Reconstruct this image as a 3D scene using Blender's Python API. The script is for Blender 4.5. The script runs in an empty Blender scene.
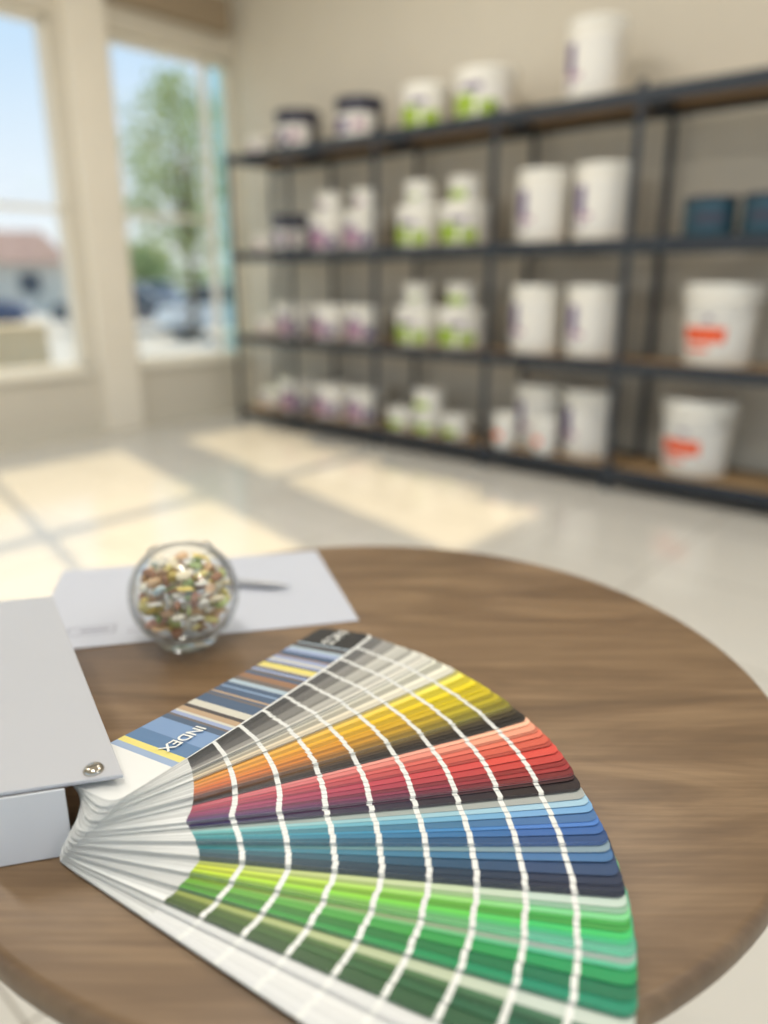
import bpy, bmesh, math, random
from mathutils import Vector, Matrix
random.seed(7)
S=bpy.context.scene
COL=S.collection
def lin(c):
    def f(x): return x/12.92 if x<=0.04045 else ((x+0.055)/1.055)**2.4
    return tuple(f(x) for x in c[:3])+(1.0,)
def rgb(r,g,b): return lin((r/255,g/255,b/255))
# ---------- materials ----------
def mat(name,col,rough=0.5,metal=0.0,spec=0.5,noise=0.0,nscale=20.0,bump=0.0,trans=0.0,coat=0.0):
    m=bpy.data.materials.new(name); m.use_nodes=True
    nt=m.node_tree; b=nt.nodes['Principled BSDF']
    b.inputs['Base Color'].default_value=col
    b.inputs['Roughness'].default_value=rough
    b.inputs['Metallic'].default_value=metal
    b.inputs['Specular IOR Level'].default_value=spec
    b.inputs['Transmission Weight'].default_value=trans
    b.inputs['Coat Weight'].default_value=coat
    if noise>0 or bump>0:
        tc=nt.nodes.new('ShaderNodeTexCoord'); n=nt.nodes.new('ShaderNodeTexNoise')
        n.inputs['Scale'].default_value=nscale; n.inputs['Detail'].default_value=4
        nt.links.new(tc.outputs['Object'],n.inputs['Vector'])
        if noise>0:
            mx=nt.nodes.new('ShaderNodeMix'); mx.data_type='RGBA'
            mx.inputs[6].default_value=tuple(x*(1-noise) for x in col[:3])+(1,)
            mx.inputs[7].default_value=tuple(min(1,x*(1+noise)) for x in col[:3])+(1,)
            nt.links.new(n.outputs['Fac'],mx.inputs[0]); nt.links.new(mx.outputs[2],b.inputs['Base Color'])
        if bump>0:
            bp=nt.nodes.new('ShaderNodeBump'); bp.inputs['Strength'].default_value=bump; bp.inputs['Distance'].default_value=0.01
            nt.links.new(n.outputs['Fac'],bp.inputs['Height']); nt.links.new(bp.outputs['Normal'],b.inputs['Normal'])
    return m
# ---------- mesh helpers ----------
class MB:
    def __init__(s): s.v=[];s.f=[];s.m=[];s.sm=[];s.c=[]
    def add(s,vs,fs,mi=0,smooth=False,cols=None):
        o=len(s.v); s.v+= [tuple(v) for v in vs]
        for k,f in enumerate(fs):
            s.f.append(tuple(i+o for i in f)); s.m.append(mi); s.sm.append(smooth)
            s.c.append(cols[k] if cols else (1,1,1,1))
    def box(s,x0,x1,y0,y1,z0,z1,mi=0):
        x0,x1=sorted((x0,x1));y0,y1=sorted((y0,y1));z0,z1=sorted((z0,z1))
        vs=[(x,y,z) for z in(z0,z1) for y in(y0,y1) for x in(x0,x1)]
        s.add(vs,[(0,2,3,1),(4,5,7,6),(0,1,5,4),(1,3,7,5),(3,2,6,7),(2,0,4,6)],mi)
    def lathe(s,prof,n=40,mi=0,cx=0,cy=0,smooth=True,a0=0,a1=2*math.pi,mis=None):
        full=abs(a1-a0-2*math.pi)<1e-6
        cnt=n if full else n+1
        o=len(s.v)
        for (r,z) in prof:
            for k in range(cnt):
                a=a0+(a1-a0)*k/n
                s.v.append((cx+r*math.cos(a),cy+r*math.sin(a),z))
        for j in range(len(prof)-1):
            for k in range(n):
                k2=(k+1)%cnt if full else k+1
                s.f.append((o+j*cnt+k,o+j*cnt+k2,o+(j+1)*cnt+k2,o+(j+1)*cnt+k))
                s.m.append(mis[j] if mis else mi); s.sm.append(smooth); s.c.append((1,1,1,1))
    def tube(s,pts,r,n=8,mi=0,rs=None):
        pts=[Vector(p) for p in pts]; o=len(s.v)
        for i,p in enumerate(pts):
            t=(pts[min(i+1,len(pts)-1)]-pts[max(i-1,0)]).normalized()
            ref=Vector((0,0,1)) if abs(t.z)<0.9 else Vector((1,0,0))
            a=t.cross(ref).normalized(); b=t.cross(a)
            rr=rs[i] if rs else r
            for k in range(n):
                an=2*math.pi*k/n
                s.v.append(tuple(p+a*rr*math.cos(an)+b*rr*math.sin(an)))
        for i in range(len(pts)-1):
            for k in range(n):
                k2=(k+1)%n
                s.f.append((o+i*n+k,o+i*n+k2,o+(i+1)*n+k2,o+(i+1)*n+k)); s.m.append(mi); s.sm.append(True); s.c.append((1,1,1,1))
        s.f.append(tuple(o+k for k in range(n))); s.m.append(mi); s.sm.append(False); s.c.append((1,1,1,1))
        e=o+(len(pts)-1)*n
        s.f.append(tuple(e+k for k in range(n))); s.m.append(mi); s.sm.append(False); s.c.append((1,1,1,1))
    def mesh(s,name,mats,color=False,fix=True):
        me=bpy.data.meshes.new(name); me.from_pydata(s.v,[],s.f)
        for m in mats: me.materials.append(m)
        me.polygons.foreach_set('material_index',s.m); me.polygons.foreach_set('use_smooth',s.sm)
        if color:
            at=me.color_attributes.new('Col','FLOAT_COLOR','CORNER'); buf=[]
            for p,c in zip(me.polygons,s.c):
                for _ in p.loop_indices: buf+=list(c)
            at.data.foreach_set('color',buf)
        if fix:
            bm=bmesh.new(); bm.from_mesh(me); bmesh.ops.recalc_face_normals(bm,faces=bm.faces); bm.to_mesh(me); bm.free()
        me.update(); return me
def obj(name,me,parent=None,loc=None,rot=None,bevel=0):
    o=bpy.data.objects.new(name,me); COL.objects.link(o)
    if loc: o.location=loc
    if rot: o.rotation_euler=rot
    if parent: o.parent=parent
    if bevel:
        b=o.modifiers.new('bevel','BEVEL'); b.width=bevel; b.segments=3; b.limit_method='ANGLE'
    return o
def empty(name,loc=(0,0,0),rot=(0,0,0)):
    return obj(name,None,None,loc,rot)

# ---------- camera ----------
cam=bpy.data.cameras.new('camera'); co=obj('camera',cam,loc=(0,0,1.05))
co.rotation_euler=(math.radians(90-17.4),0,0)
cam.sensor_fit='VERTICAL'; cam.sensor_height=36; cam.sensor_width=27; cam.lens=26
cam.clip_start=0.02; cam.clip_end=300
cam.dof.use_dof=True; cam.dof.focus_distance=0.44; cam.dof.aperture_fstop=2.3
S.camera=co
S.view_settings.view_transform='Standard'

# ---------- world ----------
w=bpy.data.worlds.new('world'); S.world=w; w.use_nodes=True; nt=w.node_tree
bg=nt.nodes['Background']
tc=nt.nodes.new('ShaderNodeTexCoord'); sp=nt.nodes.new('ShaderNodeSeparateXYZ'); cr=nt.nodes.new('ShaderNodeValToRGB')
nt.links.new(tc.outputs['Generated'],sp.inputs[0]); nt.links.new(sp.outputs['Z'],cr.inputs[0]); nt.links.new(cr.outputs[0],bg.inputs[0])
cr.color_ramp.elements[0].position=0.0; cr.color_ramp.elements[0].color=rgb(236,238,238)
cr.color_ramp.elements[1].position=0.6; cr.color_ramp.elements[1].color=rgb(154,198,240)
e=cr.color_ramp.elements.new(0.25); e.color=rgb(190,215,238)
bg.inputs[1].default_value=1.28
EL=math.radians(35.5)
sd=Vector((0.60,-0.80,0)).normalized()*math.cos(EL)+Vector((0,0,-math.sin(EL)))
sl=bpy.data.lights.new('sun','SUN'); sl.energy=5.0; sl.angle=math.radians(0.8); sl.color=(1,0.79,0.47)
so=obj('sun',sl,loc=(-6,10,8)); so.rotation_euler=sd.to_track_quat('-Z','Y').to_euler()

# ---------- frames ----------
F0=Vector((1.16,3.74,0)); PHI=math.atan2(-0.651,0.759)
K=Vector((-1.13,6.365,0))
# ---------- room ----------
m_wall=mat('wall_paint',rgb(214,206,190),0.85,noise=0.03,nscale=3,bump=0.05)
m_wall2=mat('column_paint',rgb(236,228,212),0.8,noise=0.03,nscale=3)
m_trim=mat('trim_paint',rgb(215,208,192),0.5,noise=0.02)
m_ceil=mat('ceiling_paint',rgb(235,230,220),0.9,noise=0.02)
m_floor=bpy.data.materials.new('floor_tile'); m_floor.use_nodes=True; nt=m_floor.node_tree; b=nt.nodes['Principled BSDF']
tc=nt.nodes.new('ShaderNodeTexCoord'); mp=nt.nodes.new('ShaderNodeMapping'); br=nt.nodes.new('ShaderNodeTexBrick')
mp.inputs['Location'].default_value=(0.13,0.22,0)
nt.links.new(tc.outputs['Object'],mp.inputs[0]); nt.links.new(mp.outputs[0],br.inputs[0])
br.offset=0.0; br.inputs['Scale'].default_value=1.0; br.inputs['Brick Width'].default_value=0.6; br.inputs['Row Height'].default_value=0.6
br.inputs['Mortar Size'].default_value=0.003; br.inputs['Mortar Smooth'].default_value=0.1
br.inputs['Color1'].default_value=rgb(217,212,202); br.inputs['Color2'].default_value=rgb(212,207,197); br.inputs['Mortar'].default_value=rgb(160,152,140)
nt.links.new(br.outputs['Color'],b.inputs['Base Color']); b.inputs['Roughness'].default_value=0.12
mb=MB(); mb.box(-0.05,9.5,-9.0,0.0,-0.12,0.0)
obj('floor',mb.mesh('floor',[m_floor]),loc=K,rot=(0,0,PHI))
def rbox(name,x0,x1,y0,y1,z0,z1,m):
    mb=MB(); mb.box(x0,x1,y0,y1,z0,z1)
    return obj(name,mb.mesh(name,[m]),loc=K,rot=(0,0,PHI))
H=3.3
rbox('wall_right',-0.2,9.5,0.0,0.2,0,H,m_wall)
rbox('ceiling',-0.2,9.5,-9,0.2,H,H+0.15,m_ceil)
rbox('baseboard_right',0.0,9.5,-0.015,0.0,0,0.09,m_trim)
mb=MB()
def wq(q0,q1,z0,z1,d0=-0.2,d1=0.0): mb.box(d0,d1,-q1,-q0,z0,z1)
WINS=[(0.02,1.05),(1.44,3.15),(3.6,5.4)]
ZS,ZT=0.45,2.62
prev=0.0
for (a,b_) in WINS:
    wq(prev,a,0,H); wq(a,b_,0,ZS); wq(a,b_,ZT,H); prev=b_
wq(prev,9.0,0,H)
obj('wall_left',mb.mesh('wall_left',[m_wall]),loc=K,rot=(0,0,PHI))
mb=MB(); mb.box(0.0,0.08,-1.39,-1.10,0,H)
obj('trim_1',mb.mesh('trim_1',[m_wall2]),loc=K,rot=(0,0,PHI),bevel=0.01)
mb=MB(); mb.box(0.0,0.10,-3.55,-3.2,0,H)
obj('trim_2',mb.mesh('trim_2',[m_wall2]),loc=K,rot=(0,0,PHI),bevel=0.01)
rbox('baseboard_left',0.0,0.015,-9,0,0,0.09,m_trim)
m_frame=mat('window_frame_paint',rgb(235,229,215),0.4,noise=0.02)
def thin_glass(name,tint,glf):
    m=bpy.data.materials.new(name); m.use_nodes=True; nt=m.node_tree
    for n in list(nt.nodes): nt.nodes.remove(n)
    out=nt.nodes.new('ShaderNodeOutputMaterial'); mx=nt.nodes.new('ShaderNodeMixShader'); tr=nt.nodes.new('ShaderNodeBsdfTransparent'); gl=nt.nodes.new('ShaderNodeBsdfGlossy')
    tr.inputs[0].default_value=tint; gl.inputs['Roughness'].default_value=0.02; mx.inputs[0].default_value=glf
    nt.links.new(tr.outputs[0],mx.inputs[1]); nt.links.new(gl.outputs[0],mx.inputs[2]); nt.links.new(mx.outputs[0],out.inputs[0])
    return m
m_glass=thin_glass('window_glass',(0.97,0.98,0.98,1),0.04)
m_gtint=thin_glass('tinted_glass',(0.80,0.94,0.95,1),0.05)
def window(idx,q0,q1,vm,hm):
    mb=MB(); fw=0.04; d0,d1=-0.14,-0.06
    mb.box(d0,d1,-q0-fw,-q0,ZS,ZT); mb.box(d0,d1,-q1,-q1+fw,ZS,ZT)
    mb.box(d0,d1,-q1,-q0,ZS,ZS+fw); mb.box(d0,d1,-q1,-q0,ZT-fw,ZT)
    for q in vm: mb.box(d0,d1,-q-0.014,-q+0.014,ZS,ZT)
    for z in hm: mb.box(d0,d1,-q1,-(vm[0] if idx==2 else q0),z-0.014,z+0.014)
    mb.box(-0.2,0.04,-q1,-q0,ZS-0.03,ZS+0.005)
    if idx==2:
        mb.box(-0.105,-0.098,-vm[0],-q0-fw,ZS+fw,ZT-fw,2)
        mb.box(-0.105,-0.098,-q1+fw,-vm[0],ZS+fw,ZT-fw,1)
    else: mb.box(-0.105,-0.098,-q1+fw,-q0-fw,ZS+fw,ZT-fw,1)
    obj('window_%d'%idx,mb.mesh('window_%d'%idx,[m_frame,m_glass,m_gtint]),loc=K,rot=(0,0,PHI))
window(2,*WINS[0],[0.23],[1.50])
window(1,*WINS[1],[2.31],[1.50])
window(3,*WINS[2],[4.5],[1.50])
rbox('trim_3',0.0,0.09,-1.05,-0.1,2.78,3.0,mat('blind_cassette',rgb(160,142,118),0.6,noise=0.05))
for i,(x,y) in enumerate([(2.2,-1.8),(2.2,-4.2),(4.8,-1.8),(4.8,-4.2),(7.2,-3)]):  # unseen area lamps, added under the ceiling to raise the ambient light
    al=bpy.data.lights.new('added_fill_lamp','AREA'); al.shape='RECTANGLE'; al.size=1.2; al.size_y=0.3; al.energy=27; al.color=(1,0.96,0.89)
    R=Matrix.Rotation(PHI,4,'Z'); p=R@Vector((x,y,0))+K
    obj('added_fill_lamp',al,loc=(p.x,p.y,H-0.03),rot=(0,0,PHI))

# ---------- shelving ----------
m_steel=mat('dark_steel',rgb(48,54,62),0.45,metal=0.3,noise=0.08,nscale=30)
m_chip=mat('chipboard',rgb(160,130,92),0.7,noise=0.25,nscale=60)
posts=[-1.7,-0.86,0.0,0.77,1.60,2.36,2.98]
levels=[0.12,0.66,1.235,1.87]; DEP=0.44
mb=MB()
for s in posts:
    for y in (0,DEP-0.035):
        mb.box(-s-0.02,-s+0.02,y,y+0.004,0,1.91); mb.box(-s-0.02,-s-0.016,y,y+0.035,0,1.91)
        mb.box(-s-0.02,-s+0.02,y+0.0,y+0.035,0,0.012)
for z in levels:
    for a,b_ in zip(posts[:-1],posts[1:]):
        mb.box(-b_+0.015,-a-0.015,0.006,0.03,z-0.055,z-0.002); mb.box(-b_+0.015,-a-0.015,DEP-0.03,DEP-0.006,z-0.055,z-0.002)
        mb.box(-b_+0.021,-a-0.021,0.031,DEP-0.031,z-0.016,z-0.0005,1)
        mb.box(-b_+0.021,-b_+0.035,0.031,DEP-0.031,z-0.045,z-0.017); mb.box(-a-0.035,-a-0.021,0.031,DEP-0.031,z-0.045,z-0.017)
    mb.box(-posts[-1]-0.02,-posts[0]+0.02,-0.002,0.005,z-0.058,z+0.006)
obj('metal_shelving_unit',mb.mesh('shelving',[m_steel,m_chip]),loc=F0,rot=(0,0,PHI))

# ---------- paint containers ----------
m_white=mat('white_plastic',rgb(238,234,224),0.35,noise=0.02)
m_wlid=mat('lid_plastic',rgb(244,242,234),0.3,noise=0.02)
m_or=mat('orange_label',rgb(240,90,36),0.5,noise=0.1,nscale=40)
m_pu=mat('purple_label',rgb(84,58,122),0.5,noise=0.15,nscale=40)
m_gr=mat('green_label',rgb(158,186,58),0.5,noise=0.25,nscale=30)
m_pk=mat('mauve_label',rgb(172,128,156),0.5,noise=0.2,nscale=30)
m_dk=mat('dark_lid',rgb(58,58,74),0.4,noise=0.1)
m_te=mat('teal_tin',rgb(44,80,95),0.3,metal=0.2,noise=0.15)
m_bl=mat('paper_label',rgb(230,227,220),0.5,noise=0.06,nscale=25)
m_wire=mat('wire_handle',rgb(170,170,170),0.3,metal=0.9,noise=0.05)
def patch(mb,rb,rt,h,z0,z1,a0,a1,mi,off=0.0012,n=16):
    A0=math.radians(-90+a0);A1=math.radians(-90+a1)
    r=lambda z: rb+(rt-rb)*z/h+off
    mb.lathe([(r(z0),z0),(r(z1),z1)],n,mi,a0=A0,a1=A1)
def bucket(name,rb,rt,h,labels,mats,lidm=1,handle=True,ribs=True):
    mb=MB()
    lh=0.022 if h>0.2 else 0.014
    hb=h-lh
    prof=[(0.001,0.0),(rb-0.012,0.0),(rb-0.003,0.003),(rb,0.012)]
    if ribs:
        z1=hb-0.06; rr=lambda z: rb+(rt-rb)*z/h
        prof+=[(rr(z1),z1),(rr(z1)+0.004,z1+0.002),(rr(z1)+0.004,z1+0.008),(rr(z1),z1+0.01),(rr(z1+.03),z1+0.03),(rr(z1)+0.004,z1+0.032),(rr(z1)+0.004,z1+0.038),(rr(hb)-0.001,z1+0.04)]
    prof+=[(rt,hb)]
    mb.lathe(prof,40,0)
    mb.lathe([(rt,hb-0.006),(rt+0.004,hb-0.006),(rt+0.005,hb+lh*0.4),(rt-0.001,h-0.001),(rt-0.008,h),(rt-0.014,h-0.005),(0.001,h-0.005)],40,lidm)
    for (z0,z1,a0,a1,mi) in labels: patch(mb,rb,rt,h,z0*h,z1*h,a0,a1,mi,off=0.0012+0.0006*(mi!=2))
    if handle:
        pts=[]
        for k in range(17):
            a=math.pi*k/16
            pts.append(((rt+0.008)*math.cos(a),-(rt+0.010)*math.sin(a)*1.0,hb-0.045-0.09*math.sin(a)))
        mb.tube(pts,0.0022,6,len(mats)-1)
        for sx in(-1,1): mb.box(sx*(rt+0.008)-0.004,sx*(rt+0.008)+0.004,-0.01,0.01,hb-0.055,hb-0.035,0)
    return mb.mesh(name,mats)
big=bucket('bucket_orange',0.152,0.180,0.375,[(0.14,0.74,-45,70,2),(0.30,0.48,-40,30,3),(0.19,0.25,-35,5,3),(0.56,0.62,-5,8,4)],[m_white,m_wlid,m_bl,m_or,m_pu,m_wire])
tall=bucket('bucket_purple',0.138,0.142,0.365,[(0.12,0.80,-50,70,2),(0.36,0.72,-34,-10,3),(0.30,0.36,-30,8,4),(0.2,0.25,-30,-10,3)],[m_white,m_wlid,m_bl,m_pu,m_pk,m_wire],handle=False)
tub_g=bucket('tub_green',0.138,0.148,0.235,[(0.08,0.78,-70,80,2),(0.10,0.52,-66,10,3),(0.10,0.40,20,60,3),(0.54,0.68,-10,30,4)],[m_white,m_wlid,m_bl,m_gr,m_pu,m_wire],handle=False)
tub_gs=bucket('tub_green_small',0.088,0.095,0.14,[(0.15,0.75,-70,80,2),(0.15,0.48,-60,40,3)],[m_white,m_wlid,m_bl,m_gr,m_pu,m_wire],handle=False,ribs=False)
tub_w=bucket('tub_white_small',0.088,0.095,0.14,[(0.15,0.75,-70,80,2),(0.3,0.42,-10,30,3)],[m_white,m_wlid,m_bl,m_gr,m_pu,m_wire],handle=False,ribs=False)
tub_gl=bucket('tub_green_large',0.158,0.170,0.25,[(0.08,0.78,-70,80,2),(0.10,0.50,-66,15,3),(0.10,0.36,25,60,3),(0.56,0.70,-10,30,4)],[m_white,m_wlid,m_bl,m_gr,m_pu,m_wire],handle=False)
tub_p=bucket('tub_mauve',0.130,0.142,0.23,[(0.08,0.78,-75,80,2),(0.12,0.5,-66,30,3),(0.54,0.72,-20,20,4),(0.12,0.4,34,60,4)],[m_white,m_wlid,m_bl,m_pk,m_pu,m_wire],handle=False)
tub_ps=bucket('tub_mauve_small',0.085,0.095,0.13,[(0.15,0.75,-70,80,2),(0.3,0.5,-20,20,3)],[m_white,m_wlid,m_bl,m_pk,m_pu,m_wire],handle=False,ribs=False)
tub_d=bucket('tub_dark',0.134,0.148,0.245,[(0.1,0.62,-75,80,2),(0.2,0.5,-50,5,3),(0.25,0.45,20,50,4)],[m_dk,m_dk,m_bl,m_pu,m_pk,m_wire],handle=False)
sml=bucket('bucket_slim',0.062,0.068,0.20,[(0.15,0.75,-60,80,2),(0.3,0.5,-35,15,3)],[m_white,m_wlid,m_bl,m_or,m_pu,m_wire],handle=False,ribs=False)
tin=bucket('tin_teal',0.115,0.115,0.18,[(0.15,0.8,-70,80,2),(0.35,0.6,-20,50,3)],[m_te,m_dk,m_te,m_dk,m_pu,m_wire],handle=False,ribs=False)
def put(me,name,s,D,z):
    R=Matrix.Rotation(PHI,4,'Z'); p=R@Vector((-s,D,0))+F0
    obj(name,me,loc=(p.x,p.y,z),rot=(0,0,PHI+random.uniform(-.15,.15)))
L4,L3,L2,L1=levels
B='paint_bucket';T='paint_tub'
put(big,B,-0.40,0.225,L3); put(big,B,-0.36,0.225,L4)
put(tin,'paint_tin',-0.30,0.2,L2); put(tin,'paint_tin',-0.56,0.2,L2)
for z in (L2,L3): put(tall,B,0.575,0.2,z); put(tall,B,0.24,0.2,z)
put(tall,B,0.335,0.2,L1)
put(tall,B,0.56,0.275,L4); put(tall,B,0.235,0.245,L4)
put(sml,'paint_can',0.415,0.085,L4); put(sml,'paint_can',0.67,0.08,L4)
for z in (L2,L3):
    for s in (1.08,1.41):
        put(tub_g,T,s,0.2,z); put(tub_gs if s<1.2 else tub_w,T,s,0.2,z+0.235)
for s in (1.05,1.27,1.49): put(tub_gs,T,s,0.135,L4)
put(tub_gs,T,1.27,0.135,L4+0.14); put(tub_w,T,1.40,0.33,L4)
put(tub_gl,T,0.97,0.2,L1); put(tub_g,T,1.37,0.2,L1)
for s in (1.86,2.18): 
    put(tub_p,T,s,0.2,L2); put(tub_ps,T,s-0.02,0.2,L2+0.23); put(tub_p,T,s,0.2,L3); put(tub_p,T,s,0.2,L4)
put(tub_d,T,1.90,0.2,L1); put(tub_d,T,2.46,0.2,L1); put(tub_ps,T,2.83,0.2,L1)
for z in (L2,L3,L4): put(tub_d if z==L2 else tub_p,T,2.54,0.2,z); put(tub_ps,T,2.83,0.2,z)

# ---------- table ----------
TZ=0.75; TC=Vector((-0.012,0.522,0)); TR=0.306
m_wood=bpy.data.materials.new('walnut_wood'); m_wood.use_nodes=True; nt=m_wood.node_tree; b=nt.nodes['Principled BSDF']
tc=nt.nodes.new('ShaderNodeTexCoord')
def nz(scl,scale,det,dist,rot=10,rough=0.55):
    mp=nt.nodes.new('ShaderNodeMapping'); mp.inputs['Rotation'].default_value=(0,0,math.radians(rot)); mp.inputs['Scale'].default_value=scl
    n=nt.nodes.new('ShaderNodeTexNoise'); n.inputs['Scale'].default_value=scale; n.inputs['Detail'].default_value=det; n.inputs['Distortion'].default_value=dist; n.inputs['Roughness'].default_value=rough
    nt.links.new(tc.outputs['Object'],mp.inputs[0]); nt.links.new(mp.outputs[0],n.inputs[0]); return n
n1=nz((2.0,9,6),1.6,5,1.5); n2=nz((6,180,10),2.0,4,0.2); n3=nz((1.5,30,6),2.0,6,1.0)
ad=nt.nodes.new('ShaderNodeMath'); ad.operation='MULTIPLY_ADD'; ad.inputs[1].default_value=0.25
nt.links.new(n2.outputs['Fac'],ad.inputs[0]); nt.links.new(n1.outputs['Fac'],ad.inputs[2])
ad2=nt.nodes.new('ShaderNodeMath'); ad2.operation='MULTIPLY_ADD'; ad2.inputs[1].default_value=0.4
nt.links.new(n3.outputs['Fac'],ad2.inputs[0]); nt.links.new(ad.outputs[0],ad2.inputs[2])
cr=nt.nodes.new('ShaderNodeValToRGB'); els=cr.color_ramp.elements
els[0].position=0.55; els[0].color=rgb(92,71,50); els[1].position=1.0; els[1].color=rgb(142,115,85)
x=els.new(0.78); x.color=rgb(116,91,65)
nt.links.new(ad2.outputs[0],cr.inputs[0])
vo=nt.nodes.new('ShaderNodeTexVoronoi'); vo.inputs['Scale'].default_value=1.0
mpk=nt.nodes.new('ShaderNodeMapping'); mpk.inputs['Rotation'].default_value=(0,0,math.radians(10)); mpk.inputs['Scale'].default_value=(6,14,1)
nt.links.new(tc.outputs['Object'],mpk.inputs[0]); nt.links.new(mpk.outputs[0],vo.inputs['Vector'])
kr=nt.nodes.new('ShaderNodeValToRGB'); kr.color_ramp.elements[0].position=0.02; kr.color_ramp.elements[0].color=(0.4,0.37,0.35,1); kr.color_ramp.elements[1].position=0.13; kr.color_ramp.elements[1].color=(1,1,1,1)
nt.links.new(vo.outputs['Distance'],kr.inputs[0])
mk=nt.nodes.new('ShaderNodeMix'); mk.data_type='RGBA'; mk.blend_type='MULTIPLY'; mk.inputs[0].default_value=0.7
nt.links.new(cr.outputs[0],mk.inputs[6]); nt.links.new(kr.outputs[0],mk.inputs[7]); nt.links.new(mk.outputs[2],b.inputs['Base Color'])
b.inputs['Roughness'].default_value=0.42
bp=nt.nodes.new('ShaderNodeBump'); bp.inputs['Strength'].default_value=0.1; bp.inputs['Distance'].default_value=0.002
nt.links.new(n2.outputs['Fac'],bp.inputs['Height']); nt.links.new(bp.outputs[0],b.inputs['Normal'])
tab=empty('round_side_table',(TC.x,TC.y,0))
mb=MB(); mb.lathe([(0.001,TZ-0.028),(TR-0.012,TZ-0.028),(TR-0.004,TZ-0.024),(TR,TZ-0.016),(TR,TZ-0.006),(TR-0.0015,TZ-0.002),(TR-0.005,TZ),(0.001,TZ)],128)
obj('tabletop',mb.mesh('tabletop',[m_wood]),tab)
mb=MB(); mb.lathe([(0.001,0),(0.2,0),(0.2,0.008),(0.19,0.014),(0.04,0.02),(0.028,0.03),(0.028,TZ-0.05),(0.09,TZ-0.04),(0.09,TZ-0.028),(0.001,TZ-0.028)],48)
obj('pedestal',mb.mesh('pedestal',[m_steel]),tab)

# ---------- paper & pen ----------
m_paper=mat('paper',rgb(194,197,207),0.7,noise=0.01)
m_ink=mat('ink',rgb(150,150,164),0.7,noise=0.05)
c0=Vector((-0.079,0.806)); ex=Vector((-0.973,-0.232)); ex.normalize()
ey=Vector((0.29,-0.957)); ey=(ey-ex*ey.dot(ex)).normalized()
sheet=empty('paper_sheet',(c0.x,c0.y,TZ))
mb=MB()
def pp(u,v,z): p=ex*u+ey*v; return (p.x,p.y,z)
PW,PH=0.275,0.19
def ppk(u,v,z): p=ex*u+ey*v; return (p.x+0.012*(1-u/PW)*v/PH,p.y,z)
mb.add([ppk(a,b_,z) for z in(0.0002,0.0007) for a,b_ in((0,0),(PW,0),(PW,PH),(0,PH))],[(0,1,2,3),(4,5,6,7),(0,1,5,4),(1,2,6,5),(2,3,7,6),(3,0,4,7)])
obj('page',mb.mesh('page',[m_paper]),sheet)
mb=MB()
for (u0,u1,v0,v1) in [(0.205,0.245,0.150,0.1515),(0.205,0.245,0.165,0.1665),(0.205,0.2065,0.15,0.1665),(0.245,0.2465,0.15,0.1665),(0.21,0.235,0.156,0.160),(0.16,0.195,0.168,0.170),(0.15,0.195,0.160,0.1615)]:
    mb.add([pp(u0,v0,0.0009),pp(u1,v0,0.0009),pp(u1,v1,0.0009),pp(u0,v1,0.0009)],[(0,1,2,3)])
obj('printing',mb.mesh('printing',[m_ink]),sheet)
m_pen=mat('pen_metal',rgb(185,185,188),0.35,metal=0.5,noise=0.05)
mb=MB(); 
mb.tube([(0,0,0),(0.008,0,0),(0.02,0,0),(0.075,0,0),(0.0765,0,0),(0.13,0,0),(0.133,0,0),(0.139,0,0)],0.004,14,rs=[0.0006,0.0022,0.0040,0.0042,0.0036,0.0042,0.0026,0.0024])
mb.box(0.10,0.131,-0.0012,0.0012,0.0046,0.0056); mb.box(0.128,0.131,-0.0012,0.0012,0.003,0.0056)
obj('ballpoint_pen',mb.mesh('pen',[m_pen]),loc=(-0.094,0.690,TZ+0.0052),rot=(0,0,math.radians(171)))

# ---------- glass bowl ----------
m_bowl=bpy.data.materials.new('bowl_glass'); m_bowl.use_nodes=True; nt=m_bowl.node_tree
for n in list(nt.nodes): nt.nodes.remove(n)
out=nt.nodes.new('ShaderNodeOutputMaterial'); mx=nt.nodes.new('ShaderNodeMixShader'); tr=nt.nodes.new('ShaderNodeBsdfTransparent'); gl=nt.nodes.new('ShaderNodeBsdfGlossy'); lw=nt.nodes.new('ShaderNodeLayerWeight')
tr.inputs[0].default_value=(0.985,0.99,0.985,1); gl.inputs['Roughness'].default_value=0.03; lw.inputs[0].default_value=0.12
mm=nt.nodes.new('ShaderNodeMath'); mm.operation='MULTIPLY_ADD'; mm.inputs[1].default_value=0.6; mm.inputs[2].default_value=0.03
nt.links.new(lw.outputs['Fresnel'],mm.inputs[0]); nt.links.new(mm.outputs[0],mx.inputs[0])
nt.links.new(tr.outputs[0],mx.inputs[1]); nt.links.new(gl.outputs[0],mx.inputs[2]); nt.links.new(mx.outputs[0],out.inputs[0])
BR=0.0465
bowl=empty('glass_bowl',(-0.170,0.580,TZ+0.0008))
mb=MB(); pr=[(0.001,0.0),(0.022,0.0),(0.026,0.003)]
cz=0.045
for k in range(4,34):
    a=-math.pi/2+math.pi*k/36
    if a<0 and BR*math.cos(a)<=0.026: continue
    if a>0 and BR*math.cos(a)<0.025: break
    pr.append((BR*math.cos(a),cz+BR*math.sin(a)))
rt=pr[-1]; pr.append((rt[0]+0.0005,rt[1]+0.0015)); pr.append((rt[0]-0.0015,rt[1]+0.002))
inner=[(max(0.001,r-0.0025),z if z>0.012 else 0.012) for r,z in pr[3:-2]][::-1]
mb.lathe(pr+inner+[(0.001,0.010)],48)
obj('glass',mb.mesh('bowl_glass',[m_bowl]),bowl)
m_vc=bpy.data.materials.new('coloured_pieces'); m_vc.use_nodes=True; nt=m_vc.node_tree
at=nt.nodes.new('ShaderNodeVertexColor'); at.layer_name='Col'; nt.links.new(at.outputs[0],nt.nodes['Principled BSDF'].inputs['Base Color']); nt.nodes['Principled BSDF'].inputs['Roughness'].default_value=0.4
mb=MB()
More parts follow.
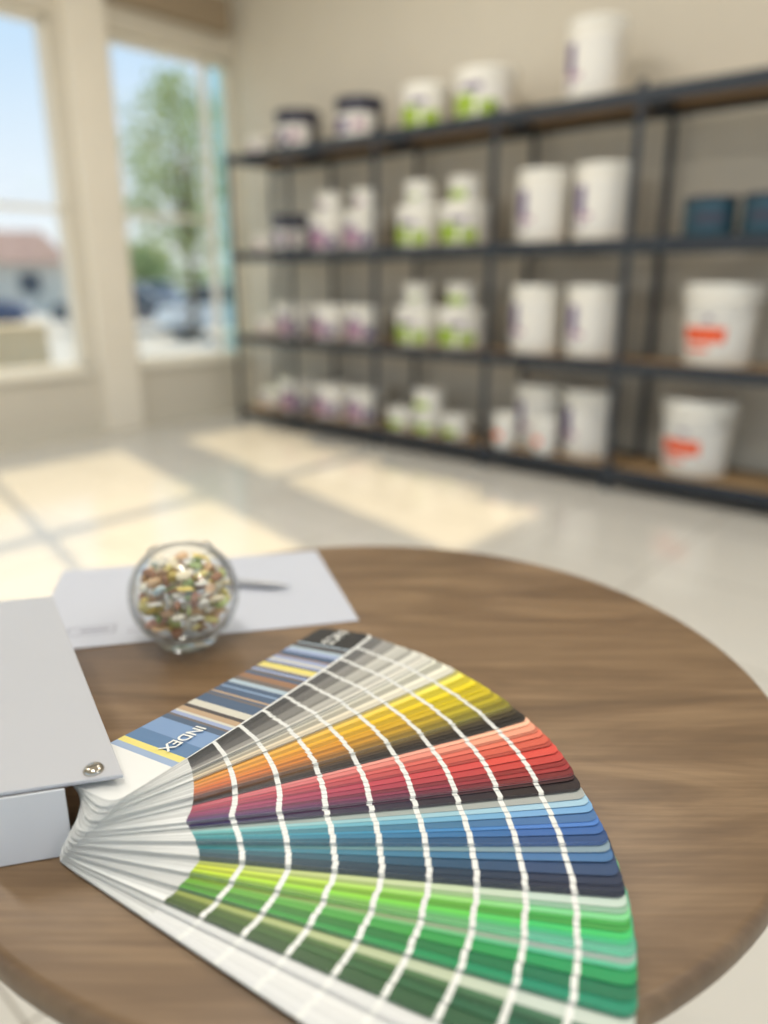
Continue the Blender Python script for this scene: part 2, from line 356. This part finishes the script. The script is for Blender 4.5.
pal=[rgb(196,206,140),rgb(232,218,150),rgb(228,190,150),rgb(240,234,222),rgb(190,156,128),rgb(165,185,130),rgb(240,226,196),rgb(226,180,170),rgb(240,234,222),rgb(205,216,214),rgb(240,232,215),rgb(160,116,92),rgb(228,204,120)]
bmt=bmesh.new(); bmesh.ops.create_icosphere(bmt,subdivisions=2,radius=1); iv=[v.co.copy() for v in bmt.verts]; iff=[tuple(v.index for v in f.verts) for f in bmt.faces]; bmt.free()
placed=[]
for tries in range(6000):
    p=Vector((random.uniform(-1,1),random.uniform(-1,1),random.uniform(-1,1)))
    if p.length>1: continue
    p=p*0.0365; p.z+=cz
    if p.z<0.018 or p.z>0.070: continue
    if any((p-q).length<0.0088 for q in placed): continue
    placed.append(p); c=random.choice(pal); r=random.uniform(0.0048,0.0066)
    Rm=Matrix.Rotation(random.uniform(0,6),3,(random.random(),random.random(),random.random()+.1)); sc=Vector((random.uniform(1.0,1.35),random.uniform(.5,1.0),random.uniform(.2,.6)))
    vs=[p+Rm@Vector((v.x*sc.x*r,v.y*sc.y*r,v.z*sc.z*r+0.0008*math.sin(v.x*3))) for v in iv]
    mb.add(vs,iff,0,True,[c]*len(iff))
obj('candies',mb.mesh('candies',[m_vc],color=True),bowl)

# ---------- fan deck ----------
random.seed(21)
P=Vector((-0.158,0.342)); Rr=0.277; Wd=0.050; TT=0.038; BACK=0.009
m_card=bpy.data.materials.new('card_print'); m_card.use_nodes=True; nt=m_card.node_tree
at=nt.nodes.new('ShaderNodeVertexColor'); at.layer_name='Col'; b=nt.nodes['Principled BSDF']; nt.links.new(at.outputs[0],b.inputs['Base Color']); b.inputs['Roughness'].default_value=0.38
def C(*l): return [tuple(x/255 for x in c) for c in l]
# (name, theta0, theta1, count, bunch cards at the front, outer colours rear->front, inner colours rear->front)
G=[
 ('cover',61.5,60.8,2,0,None,None),
 ('gray',59.5,48.5,12,3,C((110,110,110),(150,148,144),(186,184,176),(206,204,194),(216,214,204),(226,222,210)),C((34,34,36),(46,44,44),(70,68,68),(130,126,122),(180,176,168))),
 ('beige',47.5,42.5,7,3,C((228,226,214),(208,206,190),(234,230,212)),C((150,146,136),(190,180,160),(200,180,150))),
 ('yel',41.5,30,14,5,C((238,228,130),(240,220,50),(230,206,20),(204,182,30),(176,160,40),(140,130,44)),C((220,150,60),(226,146,50),(218,124,40),(200,96,40),(150,80,45))),
 ('brn',29,26.2,4,2,C((96,86,48),(50,40,30),(34,30,28)),C((110,70,40),(60,40,34),(40,30,30))),
 ('pink',25,13.5,11,4,C((238,180,150),(232,134,108),(222,100,80),(206,76,66),(176,56,56),(120,40,44)),C((190,100,110),(176,60,80),(146,44,84),(110,40,90),(70,40,100))),
 ('drk',12.6,11,2,3,C((60,30,34),(40,30,34)),C((60,30,70),(44,36,80))),
 ('lb',9.2,2.0,7,5,C((196,200,196),(150,190,214),(106,158,212),(78,124,192),(62,104,168),(56,92,150)),C((170,190,185),(90,170,170),(40,140,145),(24,112,124))),
 ('nv',0.6,-5.0,5,6,C((150,175,190),(70,112,156),(56,84,124),(50,70,106),(44,56,84),(32,40,60)),C((80,140,140),(20,100,110),(16,80,94),(16,56,72))),
 ('gn',-6.8,-12.0,8,5,C((200,218,206),(150,210,170),(80,184,90),(70,180,80),(50,176,110),(110,205,170)),C((196,206,110),(206,216,50),(186,204,24),(150,190,36))),
 ('gn2',-13.2,-18.2,5,5,C((176,200,190),(90,190,150),(30,150,88),(16,136,92),(14,122,92)),C((150,180,70),(110,170,50),(70,140,40))),
 ('ol',-20.2,-25,5,4,C((180,190,180),(60,110,80),(34,92,62),(28,84,60),(40,90,60)),C((150,160,90),(104,124,46),(80,100,40),(66,88,42))),
 ('wh',-26.5,-27.5,4,3,C((228,228,226),(222,222,222)),C((228,228,226),(222,222,222))),
 ('wh',-29.5,-33,6,3,C((228,228,226),(222,222,222)),C((228,228,226),(222,222,222))),
]
def lerpl(L,t):
    x=t*(len(L)-1); i=min(int(x),len(L)-2); f=x-i
    return tuple(L[i][k]*(1-f)+L[i+1][k]*f for k in range(3))
cards=[]
for g in G:
    n=g[3]; gaps=[random.uniform(0.4,1.8) for _ in range(max(1,n-1))]; tot=sum(gaps); acc=0
    for i in range(n):
        f=i/max(1,n-1); fa=acc/tot if n>1 else 0
        if i<n-1: acc+=gaps[i]
        cards.append((g[0],math.radians(g[1]+(g[2]-g[1])*fa),f,g[5],g[6],0.8))
    th=math.radians(g[2])
    for i in range(g[4]):
        th-=math.radians(random.uniform(0.02,0.16))
        cards.append((g[0],th,1.0,g[5],g[6],2.8))
N=len(cards)
WT=sum(c[5] for c in cards)
rank=[];acc=0
for c in cards: rank.append(acc/WT); acc+=c[5]
def arad(r): return 0.28+0.72*max(0,1-max(r,0)/Rr)**1.3
def ztop(i,r,x):
    return TZ+0.0012+TT*(1-rank[i])*arad(r)+0.005*max(r,0)/Rr*(0.5+x/Wd)
def thick(i,r): return TT*arad(r)*(min(cards[i][5],1.8 if i+1<N else 1))/WT*0.8
PAT0=0.047; NP=9; PL=(Rr-PAT0)/NP; GAP=0.0032
stn=[-BACK,-BACK+0.001,-BACK+0.003,-BACK+0.006,0.008,0.02,0.034,PAT0-0.003,PAT0]
stc=['w']*8
for k in range(NP):
    a=PAT0+k*PL
    if k<NP-1: stn+=[a+PL-GAP,a+PL]; stc+=[k,'w']
    else:
        for q in (Rr-0.007,Rr-0.0045,Rr-0.0025,Rr-0.001,Rr): stn.append(q); stc.append(k)
def hw(r):
    h=Wd/2; rc=0.007
    if r>Rr-rc: q=(r-(Rr-rc))/rc; h-=rc*(1-math.sqrt(max(0,1-q*q)))
    rb=0.009
    if r<-BACK+rb: q=((-BACK+rb)-r)/rb; h-=rb*(1-math.sqrt(max(0,1-q*q)))
    return h
mb=MB()
EDGE=lin((0.86,0.86,0.84))
spal=[(196,184,160),(130,155,185),(70,92,120),(150,112,84),(208,204,190),(86,124,134),(110,100,95),(228,214,120),(170,188,200),(66,60,62),(184,156,126),(150,165,200)]
for i,(g,th,f,Lo,Li,wt) in enumerate(cards):
    d=Vector((math.cos(th),math.sin(th))); nf=Vector((d.y,-d.x))
    st=stn; sc=stc
    if g=='cover' and i==0:
        st=stn[:6]+[0.034]; sc=['w']*6; r=0.034
        for c_,r2 in (((150,170,200),0.040),((228,214,120),0.046),((84,120,160),0.060),((120,150,190),0.078)):
            st=st+[r2]; sc=sc+[('s',c_)]; r=r2
        while r<Rr-0.036:
            r2=min(r+random.choice([0.0025,0.004,0.006,0.008]),Rr-0.035); st=st+[r2]; sc=sc+[('s',random.choice(spal))]; r=r2
        st=st+[Rr-0.007,Rr-0.0045,Rr-0.0025,Rr-0.001,Rr]; sc=sc+[('s',(34,34,36))]*5
    vs=[];fs=[];cs=[]
    rj=random.uniform(-0.0006,0.0006)
    dg=math.degrees(th)
    scl=1-0.055*min(1,max(0,(dg-20)/35))+0.028*min(1,max(0,(8-dg)/24))
    off=0.018*min(1,max(0,(14-dg)/20))
    for r in st:
        h=hw(r); re=(r+(rj if r>0.1 else 0))*scl
        if r>0.0: re+=off*min(1,r/PAT0)*(1-max(0,(r-PAT0))/(Rr-PAT0))
        for (x,dz) in ((-h,0),(h,0),(h,1),(-h,1)):
            p=P+d*re+nf*x; vs.append((p.x,p.y,ztop(i,r,x)-dz*thick(i,r)))
    varj=random.uniform(-0.05,0.05)
    ws=random.uniform(0.78,0.94); WHITE=lin((ws,ws,ws-0.012)); GW=lin((0.92,0.92,0.905))
    for k in range(len(st)-1):
        o=k*4; tag=sc[k]
        if tag=='w': col=WHITE if st[k]<PAT0 else GW
        elif g=='cover' and i>0: col=GW
        elif isinstance(tag,tuple): col=lin(tuple(x/255 for x in tag[1]))
        else:
            u=min(1,(tag/(NP-1))*1.15); ci=lerpl(Li,f); cc=lerpl(Lo,f)
            col=tuple(ci[q]*(1-u)+cc[q]*u for q in range(3))
            alt=0.84 if i%3==0 else (1.07 if i%3==1 else 1.0)
            if g=='wh': alt=1
            col=lin(tuple(min(1,max(0,x*alt*(1+varj))) for x in col))
        fs.append((o,o+1,o+5,o+4)); cs.append(col)
        e=EDGE if (tag=='w' or g in('wh','cover')) else tuple(EDGE[q]*0.65+col[q]*0.35 for q in range(3))+(1,)
        fs.append((o+1,o+2,o+6,o+5)); cs.append(e)
        fs.append((o+2,o+3,o+7,o+6)); cs.append(EDGE)
        fs.append((o+3,o,o+4,o+7)); cs.append(e)
    fs.append((0,1,2,3)); cs.append(EDGE); o=(len(st)-1)*4; fs.append((o,o+1,o+2,o+3)); cs.append(EDGE)
    mb.add(vs,fs,0,False,cs)
deck=empty('colour_fan_deck',(0,0,0))
obj('cards',mb.mesh('cards',[m_card],color=True,fix=False),deck)
SC0=1-0.055
def letter(txt,r,x,size,m,flip):
    cu=bpy.data.curves.new('lettering','FONT'); cu.body=txt; cu.size=size; cu.align_x='CENTER'; cu.align_y='CENTER'; cu.materials.append(m); cu.offset=0.0002
    th=cards[0][1]; d=Vector((math.cos(th),math.sin(th),0)); d.z=(ztop(0,r+.01,x)-ztop(0,r-.01,x))/0.02; d.normalize()
    nf=Vector((math.sin(th),-math.cos(th),0.004/Wd)); nf.normalize()
    z=d.cross(-nf).normalized()
    X,Y=(d,-nf)
    if flip: X,Y=(-d,nf)
    Y=z.cross(X)
    p=Vector((P.x+(math.cos(th)*r)*SC0+math.sin(th)*x,P.y+(math.sin(th)*r)*SC0-math.cos(th)*x,ztop(0,r,x)+0.0010))
    M=Matrix((X,Y,z)).transposed().to_4x4(); M.translation=p
    o=obj('lettering_'+txt.lower(),cu,deck); o.matrix_world=M
m_wink=mat('white_ink',rgb(235,235,230),0.6,noise=0.01)
letter('NCS',Rr-0.018,0,0.015,m_wink,True)
letter('INDEX',0.062,0.008,0.0115,m_wink,True)
# case
m_case=mat('frosted_plastic',rgb(188,189,194),0.28,noise=0.02,coat=0.2)
m_case_bright=mat('frosted_plastic_brightened',rgb(226,226,228),0.35,noise=0.02)  # lighter copy of the case plastic, wall brightness put into its colour
A_=Vector((-0.1405,0.3385));B_=Vector((-0.280,0.575));D_=Vector((-0.2135,0.3200));C_=B_+(D_-A_)*1.0
def plate(mb,pts,z0,z1):
    n=len(pts); vs=[(p[0],p[1],z0) for p in pts]+[(p[0],p[1],z1) for p in pts]
    fs=[tuple(range(n)),tuple(range(n,2*n))]+[(k,(k+1)%n,n+(k+1)%n,n+k) for k in range(n)]
    mb.add(vs,fs)
mb=MB(); zt=TZ+0.0455
plate(mb,[A_,B_,C_,D_],zt-0.0025,zt)
obj('case_lid',mb.mesh('case_lid',[m_case]),deck,bevel=0.0008)
mb=MB(); 
def wallseg(a,b_,t,z0,z1):
    n=Vector((-(b_-a).y,(b_-a).x)).normalized()*t
    plate(mb,[a,b_,b_+n,a+n],z0,z1)
q=D_+(A_-D_)*0.60
wallseg(q,D_,0.0015,TZ+0.0005,zt-0.0026)
wallseg(D_,C_,-0.002,TZ+0.0005,zt-0.0026)
wallseg(C_,B_,-0.002,TZ+0.0005,zt-0.0026)
obj('case_walls',mb.mesh('case_walls',[m_case_bright]),deck,bevel=0.0005)
m_chrome=mat('chrome',rgb(190,182,170),0.18,metal=1.0,noise=0.02)
mb=MB(); mb.lathe([(0.0055,0),(0.0055,0.0009),(0.0045,0.0022),(0.0028,0.0029),(0.0006,0.0031)],32)
mb.box(-0.0032,0.0032,-0.0005,0.0005,0.0028,0.0034)
obj('rivet',mb.mesh('rivet',[m_chrome]),deck,loc=(P.x,P.y,zt),rot=(0,0,0.5))

# ---------- outside ----------
GZ=-0.5
m_ground=mat('asphalt',rgb(200,196,188),0.9,noise=0.06,nscale=2)
mb=MB(); mb.box(-70,50,-50,120,GZ-0.2,GZ); 
obj('ground',mb.mesh('ground',[m_ground]))
m_leaf=mat('leaves',rgb(184,196,136),0.7,noise=0.25,nscale=3); m_bark=mat('bark',rgb(140,124,104),0.9,noise=0.3,nscale=10)
def tree(name,x,y,rx,rz,zc,n,leaf=0.10):
    mb=MB(); 
    top=zc-GZ
    mb.tube([(0,0,0),(0.05,0.02,top*0.35),(0,0.05,top*0.65),(0.05,0,top+rz*0.5)],0.1,8,1,rs=[0.12,0.09,0.06,0.02])
    blobs=[]
    for k in range(16):
        a=k*2.4; zz=-0.85+1.7*k/15; rr=rx*random.uniform(0.4,0.8)*math.sqrt(1-zz*zz*0.8); z=top+zz*rz
        c=Vector((rr*math.cos(a),rr*math.sin(a),z)); blobs.append((c,rx*random.uniform(0.34,0.5)))
        mb.tube([(0.02,0.02,top*0.5),tuple(c*0.6+Vector((0,0,z*0.3))),tuple(c)],0.03,6,1,rs=[0.05,0.03,0.01])
    for k in range(n):
        c,r=random.choice(blobs); v=Vector((random.gauss(0,1),random.gauss(0,1),random.gauss(0,1))).normalized()*r*random.uniform(0.4,1.25)
        p=c+v; Rm=Matrix.Rotation(random.uniform(0,6.28),3,(random.random()-.5,random.random()-.5,random.random()-.5))
        l=leaf*random.uniform(.7,1.4)
        mb.add([p+Rm@Vector(q) for q in ((-l,0,0),(0,-l*.5,0),(l,0,0),(0,l*.5,0))],[(0,1,2,3)],0)
    obj(name,mb.mesh(name,[m_leaf,m_bark],fix=False),loc=(x,y,GZ))
tree('tree',-5.0,20,1.35,2.1,3.6,2500)
tree('tree',-13.8,45,1.6,1.3,1.7,1200,0.22)
tree('tree',-10.6,46,2.6,0.6,0.6,900,0.22)
tree('tree',-29,48,3.0,1.2,1.4,1200,0.25)
m_tyre=mat('tyre',rgb(40,40,42),0.8,noise=0.1); m_cg=mat('car_glass',rgb(70,80,90),0.1,noise=0.02)
def car(x,y,rot,col):
    mp_=mat('car_paint',col,0.25,coat=0.5,noise=0.02)
    root=empty('parked_car',(x,y,GZ),(0,0,rot))
    mb=MB()
    low=[(-2.1,0.35),(-2.15,0.6),(-2.05,0.85),(-1.2,0.95),(0.9,0.98),(1.9,0.85),(2.1,0.65),(2.1,0.35)]
    cab=[(-1.5,0.93),(-1.05,1.4),(0.35,1.45),(1.05,0.95)]
    def ext(pr,w0,w1,mi):
        n=len(pr); zmin=min(p[1] for p in pr); zmax=max(p[1] for p in pr)
        ww=lambda z:(w0+(w1-w0)*(z-zmin)/(zmax-zmin))
        vs=[(p[0],-ww(p[1]),p[1]) for p in pr]+[(p[0],ww(p[1]),p[1]) for p in pr]
        mb.add(vs,[tuple(range(n)),tuple(range(n,2*n))]+[(k,(k+1)%n,n+(k+1)%n,n+k) for k in range(n)],mi)
    ext(low,0.88,0.82,0); ext(cab,0.80,0.62,1); ext([(-1.02,1.38),(-0.95,1.46),(0.28,1.49),(0.38,1.43)],0.64,0.6,0)
    obj('body',mb.mesh('car_body',[mp_,m_cg]),root,bevel=0.05)
    mb=MB()
    for wx in(-1.35,1.35):
        for wy in(-0.86,0.68):
            mb.tube([(wx,wy,0.32),(wx,wy+0.18,0.32)],0.32,20)
    obj('wheels',mb.mesh('wheels',[m_tyre]),root)
car(-4.1,21.5,0.1,rgb(244,244,244)); car(-8.2,24.5,0.2,rgb(70,76,88)); car(-13.6,24.5,0.3,rgb(70,86,118)); car(-9.6,33,0.1,rgb(210,210,215))
mb=MB(); mb.box(-4,4,-3,3,0,2.4,0); mb.add([(-4.4,-3.4,2.4),(4.4,-3.4,2.4),(4.4,3.4,2.4),(-4.4,3.4,2.4),(-3,0,4.1),(3,0,4.1)],[(0,1,5,4),(1,2,5),(2,3,4,5),(3,0,4),(0,1,2,3)],1)
for wx in(-2.5,0,2.5): mb.box(wx-0.5,wx+0.5,-3.03,-3.0,0.9,1.9,2)
obj('house',mb.mesh('house',[mat('render',rgb(226,214,196),0.8,noise=0.05),mat('roof_tiles',rgb(192,146,130),0.8,noise=0.15),m_cg]),loc=(-21.5,42,GZ),rot=(0,0,0.3))
mb=MB(); mb.box(-0.5,0.5,-0.35,0.35,0,0.9); mb.box(-0.52,0.52,-0.37,0.37,0.9,0.96)
obj('utility_cabinet',mb.mesh('cab',[mat('cabinet_beige',rgb(215,192,154),0.7,noise=0.05)]),loc=(-5.3,10.6,GZ),rot=(0,0,0.6),bevel=0.01)
